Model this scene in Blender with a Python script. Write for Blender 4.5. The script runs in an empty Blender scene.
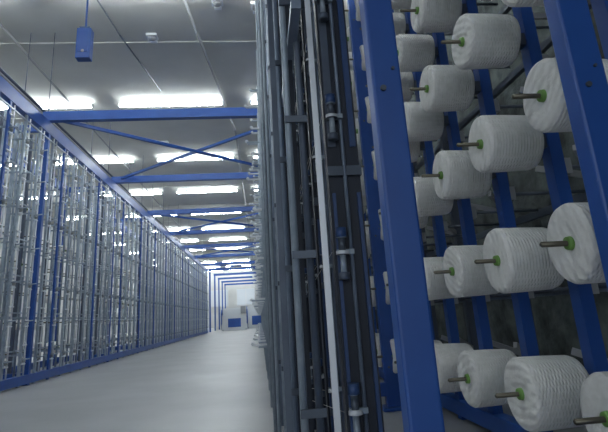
import bpy, math, random
from mathutils import Vector, Matrix
random.seed(4)
H=0.60           # camera height
TOP=H+2.66       # creel rail centre height
sc=bpy.context.scene
sc.view_settings.view_transform='Standard'
sc.view_settings.exposure=0.32

# ---------------- materials ----------------
def mat(name,col,rough=.5,metal=0,noise=None,nscale=8,bump=0,bscale=60,emit=None,estr=0):
    m=bpy.data.materials.new(name); m.use_nodes=True
    nt=m.node_tree; b=nt.nodes['Principled BSDF']
    b.inputs['Roughness'].default_value=rough; b.inputs['Metallic'].default_value=metal
    b.inputs['Base Color'].default_value=(*col,1)
    tc=nt.nodes.new('ShaderNodeTexCoord')
    if noise:
        n=nt.nodes.new('ShaderNodeTexNoise'); n.inputs['Scale'].default_value=nscale; n.inputs['Detail'].default_value=6
        r=nt.nodes.new('ShaderNodeValToRGB'); r.color_ramp.elements[0].position=.35; r.color_ramp.elements[1].position=.65
        r.color_ramp.elements[0].color=(*noise,1); r.color_ramp.elements[1].color=(*col,1)
        nt.links.new(tc.outputs['Object'],n.inputs['Vector']); nt.links.new(n.outputs['Fac'],r.inputs['Fac'])
        nt.links.new(r.outputs['Color'],b.inputs['Base Color'])
    if bump:
        n2=nt.nodes.new('ShaderNodeTexNoise'); n2.inputs['Scale'].default_value=bscale; n2.inputs['Detail'].default_value=4
        bp=nt.nodes.new('ShaderNodeBump'); bp.inputs['Strength'].default_value=bump; bp.inputs['Distance'].default_value=.02
        nt.links.new(tc.outputs['Object'],n2.inputs['Vector']); nt.links.new(n2.outputs['Fac'],bp.inputs['Height'])
        nt.links.new(bp.outputs['Normal'],b.inputs['Normal'])
    if emit:
        b.inputs['Emission Color'].default_value=(*emit,1); b.inputs['Emission Strength'].default_value=estr
    return m
BLUE=mat('blue_paint',(.018,.088,.36),.38,noise=(.015,.075,.32),nscale=5)
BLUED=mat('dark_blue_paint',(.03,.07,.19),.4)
STEEL=mat('galvanised_steel',(.38,.44,.51),.4,.25,noise=(.29,.35,.42),nscale=20)
BAR=mat('blued_steel_bar',(.24,.29,.38),.38,.3,noise=(.18,.23,.31),nscale=14)
STEELD=mat('dark_steel',(.09,.11,.145),.4,.4)
SILV=mat('bright_aluminium',(.76,.79,.84),.35,.2)
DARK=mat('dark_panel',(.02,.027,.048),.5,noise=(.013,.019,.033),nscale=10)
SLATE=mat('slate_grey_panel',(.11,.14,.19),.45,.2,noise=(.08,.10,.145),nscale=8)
BRASS=mat('worn_spindle',(.17,.155,.12),.35,.8)
GREEN=mat('green_core_tube',(.17,.34,.08),.45)
CEIL=mat('ceiling_plaster',(.60,.60,.565),.9,noise=(.54,.54,.51),nscale=1.2,bump=.1,bscale=12)
WALL=mat('wall_paint',(.70,.71,.71),.85,noise=(.62,.63,.63),nscale=1.0)
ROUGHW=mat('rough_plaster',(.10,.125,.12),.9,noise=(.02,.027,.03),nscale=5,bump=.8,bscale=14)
FLOOR=mat('concrete_floor',(.34,.35,.36),.4,noise=(.28,.29,.30),nscale=1.5,bump=.03,bscale=30)
WHITE=mat('white_enamel',(.74,.77,.80),.4)
TUBE=mat('fluorescent_tube',(1,1,1),.4,emit=(.91,.98,1.0),estr=42)
GREY=mat('grey_plastic',(.30,.31,.32),.5)
WIN=mat('window_glow',(.5,.55,.6),.3,emit=(.85,.92,1),estr=.2)
def yarnmat():
    m=bpy.data.materials.new('white_yarn'); m.use_nodes=True
    nt=m.node_tree; b=nt.nodes['Principled BSDF']; b.inputs['Roughness'].default_value=.8
    b.inputs['Sheen Weight'].default_value=.2
    tc=nt.nodes.new('ShaderNodeTexCoord')
    L=nt.links.new
    ws=[]
    for ang in (.22,-.22):   # two crossing winding directions
        mp=nt.nodes.new('ShaderNodeMapping'); mp.inputs['Rotation'].default_value=(0,ang,ang)
        w=nt.nodes.new('ShaderNodeTexWave'); w.wave_type='BANDS'; w.bands_direction='X'
        w.inputs['Scale'].default_value=30; w.inputs['Distortion'].default_value=1.2; w.inputs['Detail'].default_value=2; w.inputs['Detail Scale'].default_value=3
        L(tc.outputs['Object'],mp.inputs['Vector']); L(mp.outputs['Vector'],w.inputs['Vector']); ws.append(w)
    ad=nt.nodes.new('ShaderNodeMath'); ad.operation='ADD'; L(ws[0].outputs['Fac'],ad.inputs[0]); L(ws[1].outputs['Fac'],ad.inputs[1])
    n=nt.nodes.new('ShaderNodeTexNoise'); n.inputs['Scale'].default_value=40; n.inputs['Detail'].default_value=4
    r=nt.nodes.new('ShaderNodeValToRGB')
    r.color_ramp.elements[0].position=.3; r.color_ramp.elements[1].position=.7
    r.color_ramp.elements[0].color=(.84,.83,.80,1); r.color_ramp.elements[1].color=(.94,.93,.91,1)
    mx=nt.nodes.new('ShaderNodeMath'); mx.operation='MULTIPLY_ADD'; mx.inputs[1].default_value=.5
    bp=nt.nodes.new('ShaderNodeBump'); bp.inputs['Strength'].default_value=.6; bp.inputs['Distance'].default_value=.004
    L(tc.outputs['Object'],n.inputs['Vector'])
    L(n.outputs['Fac'],r.inputs['Fac']); L(r.outputs['Color'],b.inputs['Base Color'])
    L(n.outputs['Fac'],mx.inputs[0]); L(ad.outputs[0],mx.inputs[2])
    L(mx.outputs[0],bp.inputs['Height']); L(bp.outputs['Normal'],b.inputs['Normal'])
    return m
YARN=yarnmat()

# ---------------- mesh builder ----------------
class MB:
    def __init__(s): s.v=[];s.f=[];s.m=[];s.sm=[];s.mats=[]
    def mi(s,m):
        if m not in s.mats: s.mats.append(m)
        return s.mats.index(m)
    def box(s,c,d,m,rz=0):
        i=len(s.v); k=s.mi(m); cr,sr=math.cos(rz),math.sin(rz)
        for dx in(-.5,.5):
            for dy in(-.5,.5):
                for dz in(-.5,.5):
                    x=dx*d[0];y=dy*d[1]
                    s.v.append((c[0]+x*cr-y*sr,c[1]+x*sr+y*cr,c[2]+dz*d[2]))
        for q in((0,1,3,2),(4,6,7,5),(0,4,5,1),(2,3,7,6),(0,2,6,4),(1,5,7,3)):
            s.f.append(tuple(i+a for a in q)); s.m.append(k); s.sm.append(False)
    def beam(s,a,b,w,h,m):
        a=Vector(a);b=Vector(b);d=(b-a).normalized()
        up=Vector((0,0,1)) if abs(d.z)<.95 else Vector((1,0,0))
        r=d.cross(up).normalized(); u=r.cross(d)
        i=len(s.v);k=s.mi(m)
        for p in(a,b):
            for x,y in((-1,-1),(1,-1),(1,1),(-1,1)): s.v.append(tuple(p+r*x*w/2+u*y*h/2))
        for q in((3,2,1,0),(4,5,6,7),(0,1,5,4),(1,2,6,5),(2,3,7,6),(3,0,4,7)):
            s.f.append(tuple(i+a for a in q)); s.m.append(k); s.sm.append(False)
    def lathe(s,o,d,prof,m,seg=12,caps=True):
        o=Vector(o);d=Vector(d).normalized()
        up=Vector((0,0,1)) if abs(d.z)<.9 else Vector((1,0,0))
        r=d.cross(up).normalized();u=r.cross(d)
        i=len(s.v);k=s.mi(m) if not isinstance(m,list) else None
        for t,R in prof:
            for a in range(seg):
                an=2*math.pi*a/seg
                s.v.append(tuple(o+d*t+r*(R*math.cos(an))+u*(R*math.sin(an))))
        for j in range(len(prof)-1):
            for a in range(seg):
                b=(a+1)%seg
                s.f.append((i+j*seg+a,i+j*seg+b,i+(j+1)*seg+b,i+(j+1)*seg+a))
                s.m.append(k if k is not None else s.mi(m[j])); s.sm.append(True)
        if caps:
            kk=k if k is not None else s.mi(m[0])
            s.f.append(tuple(i+a for a in range(seg))[::-1]); s.m.append(kk); s.sm.append(False)
            kk=k if k is not None else s.mi(m[-1])
            s.f.append(tuple(i+(len(prof)-1)*seg+a for a in range(seg))); s.m.append(kk); s.sm.append(False)
    def cyl(s,a,b,r,m,seg=8):
        a=Vector(a);b=Vector(b); s.lathe(a,b-a,[(0,r),((b-a).length,r)],m,seg)
    def mesh(s,name):
        me=bpy.data.meshes.new(name); me.from_pydata(s.v,[],s.f)
        for mm in s.mats: me.materials.append(mm)
        me.polygons.foreach_set('material_index',s.m); me.polygons.foreach_set('use_smooth',s.sm)
        me.update(); return me
    def obj(s,name,parent=None,loc=(0,0,0),bevel=0):
        o=bpy.data.objects.new(name,s.mesh(name)); sc.collection.objects.link(o); o.location=loc
        if parent: o.parent=parent
        if bevel:
            b=o.modifiers.new('bevel','BEVEL'); b.width=bevel; b.segments=2; b.limit_method='ANGLE'
        return o
def empty(name):
    e=bpy.data.objects.new(name,None); sc.collection.objects.link(e); return e

# ---------------- room shell ----------------
CZ=H+4.35
def slab(name,c,d,m):
    b=MB(); b.box((0,0,0),d,m); return b.obj(name,loc=c)
slab('floor',(-2.5,20,-.05),(16,56,.1),FLOOR)
slab('ceiling',(-2.5,20,CZ+.05),(16,56,.1),CEIL)
slab('wall_left',(-9.0,20,CZ/2),(.2,56,CZ),WALL)
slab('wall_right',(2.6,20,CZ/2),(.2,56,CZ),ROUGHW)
slab('wall_end',(-2.5,47,CZ/2),(16,.2,CZ),WALL)
for i,x in enumerate((-3.6,-1.2,1.2)):
    b=MB(); b.box((0,0,0),(1.6,.04,1.4),WIN)
    for dx in(-.8,0,.8): b.box((dx,-.04,0),(.06,.06,1.4),WHITE)
    for dz in(-.7,.7): b.box((0,-.04,dz),(1.66,.06,.06),WHITE)
    b.obj('window_%d'%(i+1),loc=(x,46.86,2.5))
b=MB()
for y in range(-2,46,3): b.box((-2.5,y+.3,CZ-.008),(15.8,.035,.016),CEIL)
b.obj('trim_1')

# ---------------- bobbin ----------------
R=.108; BL=.20
def bobbin(b,o,sx,seg,var=1):
    r=R*var
    prof=[(.008,.020),(.003,r*.5),(.000,r*.86),(.004,r*.95),(.014,r),(BL*.5,r*.985),(BL-.02,r*.955),(BL-.006,r*.91),(BL,r*.5),(BL,.020)]
    b.lathe(o,(sx,0,0),prof,YARN,seg)
    b.lathe((o[0]-sx*.003,o[1],o[2]),(sx,0,0),[(0,.012),(.0,.017),(.012,.019),(.014,.012)],GREEN,max(10,seg//2))
COLY=[1.26+.42*k for k in range(62)]
ROWZ=[H+.14+.425*j for j in range(-1,7)]
ROWZ=[z for z in ROWZ if z<TOP-.12]
PX=1.08
meshes=[]
for v in range(4):
    b=MB(); bobbin(b,(0,0,0),1,48,(1,.98,1.03,.99)[v]); meshes.append(b.mesh('yarn_bobbin'))
for k in range(0,7):
    for j,z in enumerate(ROWZ):
        o=bpy.data.objects.new('yarn_bobbin',meshes[random.randrange(4)]); sc.collection.objects.link(o)
        o.location=(.825+random.uniform(-.012,.012),COLY[k],z); o.rotation_euler=(random.uniform(0,6.28),0,0)
b=MB()
for k in range(7,62):
    for z in ROWZ: bobbin(b,(.83,COLY[k],z),1,14 if k<20 else 8,random.uniform(.96,1.03))
b.obj('yarn_bobbin_rows')
b=MB()
LX=-2.8
for k in range(4,62):
    for z in ROWZ:
        if random.random()<.4: bobbin(b,(LX-.75,COLY[k],z),-1,12 if k<25 else 8,random.uniform(.9,1.03))
b.obj('yarn_bobbin_rows')

# ---------------- right creel ----------------
cr=empty('yarn_creel')
b=MB()
for k,y in enumerate(COLY):
    b.box((PX,y,TOP/2),(.008,.055,TOP),BLUE)
    for s in(-1,1): b.box((PX+.022,y+s*.0255,TOP/2),(.044,.005,TOP),BLUE)
b.obj('bobbin_posts',cr)
b=MB()
for k,y in enumerate(COLY):
    seg=12 if k<8 else 6
    for z in ROWZ:
        b.lathe((.74,y,z),(1,0,0),[(0,.004),(.004,.0075),(PX-.74,.0075)],BRASS,seg)
        b.box((PX-.012,y,z),(.03,.04,.05),STEELD)
        if k<14:
            b.cyl((PX+.05,y,z-.1),(PX+.42,y,z-.1),.008,STEELD,seg)
            b.box((PX+.055,y,z-.1),(.03,.05,.06),GREY)
b.obj('spindles',cr)
b=MB()
for k in range(0,30):
    y=COLY[0]+.84*k
    b.box((PX+.48,y,TOP/2),(.05,.06,TOP),STEELD)
    for z in ROWZ:
        b.beam((PX+.46,y-.02,z-.02),(PX+.30,y-.16,z+.06),.02,.03,GREY)
        b.beam((PX+.46,y+.02,z-.02),(PX+.30,y+.16,z+.06),.02,.03,GREY)
for z in ROWZ: b.box((PX+.5,13.5,z-.1),(.03,25,.04),STEELD)
b.obj('rear_frame',cr)
b=MB()
main=[1.06,3.37]+[6.67+3.3*n for n in range(7)]
MX=.312
for y in main:
    for x,w in((MX,.07),(.815,.085)):
        b.box((x,y,TOP/2),(w,.055,TOP),BLUE)
        b.box((x,y,.01),(.16,.16,.02),BLUE)
    b.box((.7,y,TOP),(.8,.05,.1),BLUE); b.box((.7,y,.12),(.8,.05,.08),BLUE)
for x in(MX,PX+.02):
    b.box((x,14.0,TOP),(.07,26,.2),BLUE); b.box((x,14.0,.06),(.07,26,.08),BLUE)
b.obj('main_frame',cr,bevel=.006)
b=MB()
for y in main[:2]:
    for x in(MX,.815):
        for j in range(4):
            z=.25+j*.84
            b.cyl((x-.012,y-.034,z),(x-.012,y-.026,z),.007,STEELD,10)
            b.cyl((x+.016,y-.034,z+.05),(x+.016,y-.026,z+.05),.004,STEELD,10)
b.obj('bolts',cr)
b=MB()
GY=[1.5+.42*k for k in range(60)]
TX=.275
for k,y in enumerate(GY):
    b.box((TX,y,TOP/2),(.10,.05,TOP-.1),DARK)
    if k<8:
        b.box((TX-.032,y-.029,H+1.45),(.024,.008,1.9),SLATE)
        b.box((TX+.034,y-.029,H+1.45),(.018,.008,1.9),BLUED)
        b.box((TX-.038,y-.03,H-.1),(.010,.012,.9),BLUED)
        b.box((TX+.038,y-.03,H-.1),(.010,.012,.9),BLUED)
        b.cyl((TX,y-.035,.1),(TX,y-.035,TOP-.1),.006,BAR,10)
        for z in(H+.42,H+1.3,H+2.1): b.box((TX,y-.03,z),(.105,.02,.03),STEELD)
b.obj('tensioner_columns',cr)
b=MB()
for k,y in enumerate(GY):
    seg=12 if k<6 else 6
    b.box((.193,y-.06,TOP/2),(.017,.006,TOP),SILV)
    b.box((.202,y-.045,TOP/2),(.004,.03,TOP),STEEL)
    b.cyl((.155,y,0),(.155,y,TOP),.011,BAR if k%2 else SLATE,seg)
    b.cyl((.11,y-.02,0),(.11,y-.02,TOP),.011,STEEL if k%3==0 else BAR,seg)
    b.box((.132,y+.12,TOP/2),(.03,.01,TOP),DARK)
    if k%3==0: b.box((.075,y+.1,TOP/2),(.02,.02,TOP),SLATE)
    if k%2==1: b.cyl((.06,y+.2,0),(.06,y+.2,TOP),.008,STEEL,seg)
for z in (.15,TOP-.1,1.5,2.4):
    b.box((.14,14,z),(.03,25.4,.03),BAR)
b.obj('guide_bars',cr)
b=MB()
for k,y in enumerate(GY):
    seg=14 if k<6 else 6
    for j,z in enumerate(ROWZ):
        zz=z+.03
        if k<12:
            b.lathe((.245,y-.055,zz-.08),(0,0,1),[(0,.010),(0,.016),(.02,.016),(.022,.009),(.07,.009),(.072,.019),(.082,.019),(.084,.010),(.12,.010),(.122,.016),(.15,.016)],
                [STEELD,SLATE,BLUED,STEEL,STEELD,SILV,SILV,STEELD,STEEL,BLUED],seg)
            b.box((.255,y-.045,zz),(.05,.02,.014),STEEL)
        L=.13 if k%3 else .19
        if k>=8:
            b.box((.11-L/2,y-.02,zz),(L,.03,.016),WHITE if (k+j)%2 else STEEL)
            b.lathe((.11-L,y-.03,zz+.01),(0,1,0),[(0,.006),(0,.018),(.012,.018),(.012,.006)],WHITE,seg)
        else:
            b.box((.135,y-.035,zz),(.07,.01,.022),STEELD)
b.obj('tensioners',cr)
b=MB()
for k in range(0,8):
    for j,z in enumerate(ROWZ):
        q=Vector((.245,GY[k]-.05,z+.03))
        q2=Vector((.19,GY[k]+1.6,z-.15)); b.cyl(q+Vector((-.03,0,0)),q2,.0008,YARN,4)
b.obj('yarn_strands',cr)

# ---------------- left creel ----------------
cl=empty('yarn_creel')
b=MB()
for x in(LX,LX-.95): 
    b.box((x,16,TOP),(.08,24.5,.17),BLUE); b.box((x,16,.07),(.08,24.5,.1),BLUE)
b.box((LX+.03,16,TOP-.16),(.02,24.5,.02),STEEL)
for n,y in enumerate([3.8,5.3]+[6.67+3.3*n for n in range(7)]):
    for x in(LX,LX-.95): b.box((x,y,TOP/2),(.07,.06,TOP),BLUE)
    b.box((LX-.475,y,TOP),(.9,.05,.1),BLUE)
    b.box((LX-.475,y,.1),(.9,.05,.08),BLUE)
b.obj('main_frame',cl)
b=MB()
y=3.9; k=0
while y<28:
    b.box((LX+.02,y,TOP/2),(.025,.045,TOP),STEEL if k%4 else BLUE)
    b.cyl((LX+.03,y+.09,.1),(LX+.03,y+.09,TOP-.1),.009,SILV,6)
    b.cyl((LX-.12,y+.2,.1),(LX-.12,y+.2,TOP-.1),.013,STEEL,6)
    b.box((LX-.3,y+.05,TOP/2),(.04,.04,TOP),SLATE if k%2 else STEEL)
    z=.25; j=0
    while z<TOP-.15:
        b.box((LX+.03,y+.045,z),(.03,.10,.014),SILV)
        if j%2==0:
            b.cyl((LX+.03,y,z+.05),(LX+.13,y,z+.06),.008,STEEL,6)
            b.box((LX-.14,y+.1,z+.1),(.32,.02,.02),STEEL)
            b.lathe((LX+.04,y+.05,z+.02),(0,0,1),[(0,.02),(.05,.02)],WHITE if j%4 else GREY,6)
        z+=.2125; j+=1
    y+=.42; k+=1
for z in [.4+.425*i for i in range(7)]:
    b.box((LX-.02,16,z),(.012,24.2,.016),STEEL)
b.obj('guide_bars',cl)
b=MB()
for k in range(4,62):
    y=COLY[k]
    b.box((LX-.95,y,TOP/2),(.03,.05,TOP),BLUE if k%3==0 else STEEL)
    for z in ROWZ: b.cyl((LX-.65,y,z),(LX-.95,y,z),.009,BRASS,6)
b.obj('bobbin_posts',cl)

# ---------------- overhead bracing ----------------
b=MB()
BZ=TOP+.165
ys=[6.67+3.3*n for n in range(12)]
for i,y in enumerate(ys):
    b.box((-.87,y,BZ),(3.98,.10,.13),BLUE)
for i in (0,2,4,6):
    ya,yb=ys[i],ys[i+1]
    b.beam((LX+.1,ya,BZ-.03),(.9,yb,BZ-.03),.045,.045,BLUE)
    b.beam((.9,ya,BZ+.03),(LX+.1,yb,BZ+.03),.045,.045,BLUE)
for i in (7,8,9,10,11):
    for x in(LX,1.06): b.box((x,ys[i],TOP/2+.05),(.09,.09,TOP+.1),BLUE)
b.obj('overhead_bracing_frame')

# ---------------- fluorescent lights ----------------
fm=MB()
fm.box((0,0,.055),(2.06,.045,.04),WHITE)
for s in(-1,1):
    for x0,x1 in((-1.0,-.02),(.02,1.0)):
        fm.cyl((x0,s*.034,.02),(x1,s*.034,.02),.013,TUBE,8)
    fm.box((s*1.02,0,.02),(.02,.12,.06),WHITE)
fm.box((0,0,.02),(.03,.12,.05),WHITE)
fm.box((-.7,0,.1),(.02,.02,.07),STEEL); fm.box((.7,0,.1),(.02,.02,.07),STEEL)
fme=fm.mesh('fluorescent_light')
LZ=H+4.2
for r in range(-2,11):
    y=9.5+3.65*r
    for c in range(-2,2):
        o=bpy.data.objects.new('fluorescent_light',fme); sc.collection.objects.link(o)
        o.location=(-1.61+2.6*c+random.uniform(-.04,.04),y,LZ+.015)

# ---------------- ceiling services ----------------
b=MB()
def pipe(pts,r,m):
    for a,c in zip(pts[:-1],pts[1:]): b.cyl(a,c,r,m,8)
z=CZ-.04
pipe([(-1.05,4.6,z),(-.9,6.1,z),(-.43,11.2,z),(-.4,20,z),(-.4,44,z)],.022,GREY)
b.obj('ceiling_conduit')
b=MB(); pipe([(-2.3,3,z),(-2.0,7,z),(-1.75,9.0,z)],.012,STEELD); pipe([(-3.6,3,z),(-3.6,44,z)],.02,GREY)
b.obj('ceiling_conduit')
b=MB(); pipe([(LX-.15,3,H+3.0),(LX-.15,30,H+3.0)],.018,STEELD); pipe([(LX-.5,3,H+3.3),(LX-.5,30,H+3.3)],.02,GREY)
for yy in range(4,30,3):
    pipe([(LX-.15,yy,H+3.0),(LX-.15,yy,CZ)],.006,STEELD); pipe([(LX-.5,yy,H+3.3),(LX-.5,yy,CZ)],.006,STEELD)
b.obj('cable_conduit')
for x,y in((-1.53,7.1),(-.45,6.2),(.1,6.3),(-2.2,12)):
    b=MB(); b.box((0,0,-.02),(.16,.16,.04),WHITE); b.lathe((0,0,-.04),(0,0,-1),[(0,.06),(.03,.055),(.045,.03)],GREY,14)
    b.box((.0,.14,-.02),(.10,.06,.04),WHITE)
    b.obj('smoke_detector',loc=(x,y,CZ))
# hanging control box
b=MB()
b.box((0,0,0),(.15,.10,.36),BLUE); b.box((0,0,.19),(.11,.08,.03),BLUED); b.box((0,-.053,.02),(.11,.01,.26),BLUE)
b.cyl((0,-.06,-.10),(0,-.05,-.10),.018,GREY,12)
b.cyl((0,0,.2),(0,0,1.395),.012,BLUE,8); b.box((0,0,1.38),(.1,.1,.03),BLUE)
b.obj('hanging_control_box',loc=(-1.79,5.0,H+2.955),bevel=.006)

# ---------------- far end: warping machine ----------------
def machine(x,y,w,h,d):
    b=MB()
    b.box((0,0,h*.3),(w,d,h*.6),WHITE); b.box((-.1*w,0,h*.75),(w*.7,d*.8,h*.3),WHITE)
    b.box((0,-d/2-.01,h*.3),(w*.5,.02,h*.35),BLUE)
    b.box((w*.35,-d/2-.02,h*.8),(w*.2,.06,h*.3),GREY)
    for s in(-1,1): b.lathe((s*w*.5-.04,0,h*.45),(1,0,0),[(0,.1),(0,h*.42),(.06,h*.42),(.06,.1)],BLUE,20)
    b.cyl((-w*.5,-.0,h*.45),(w*.5,0,h*.45),h*.2,YARN,20)
    for s in(-1,1): b.box((s*w*.45,0,.03),(.1,d,.06),STEELD)
    return b.obj('warping_machine',loc=(x,y,0))
machine(-1.5,31.4,1.5,1.4,1.0); machine(-.2,34.8,1.3,1.6,1.0)
b=MB(); b.box((0,0,.95),(.8,.5,1.9),WHITE); b.box((0,-.26,1.2),(.6,.02,1.0),BLUE); b.box((.2,-.27,.5),(.04,.03,.2),GREY)
b.obj('control_cabinet',loc=(-3.4,30.5,0))

# ---------------- world + camera ----------------
w=bpy.data.worlds.new('World'); sc.world=w; w.use_nodes=True
w.node_tree.nodes['Background'].inputs[0].default_value=(.84,.93,1,1)
w.node_tree.nodes['Background'].inputs[1].default_value=1.15

f=500; p=math.radians(16.05); ps=math.radians(5.83); ro=math.radians(3.6)
F=Vector((math.sin(ps)*math.cos(p),math.cos(ps)*math.cos(p),math.sin(p)))
R0=Vector((math.cos(ps),-math.sin(ps),0)); U0=R0.cross(F)
U=U0*math.cos(ro)+R0*math.sin(ro); RR=R0*math.cos(ro)-U0*math.sin(ro)
cam=bpy.data.cameras.new('camera'); co=bpy.data.objects.new('camera',cam); sc.collection.objects.link(co)
M=Matrix((( RR.x,U.x,-F.x,0),(RR.y,U.y,-F.y,0),(RR.z,U.z,-F.z,H),(0,0,0,1)))
co.matrix_world=M
cam.sensor_width=36; cam.lens=36*f/608; cam.shift_y=-45/608; cam.clip_start=.02; cam.clip_end=200
sc.camera=co
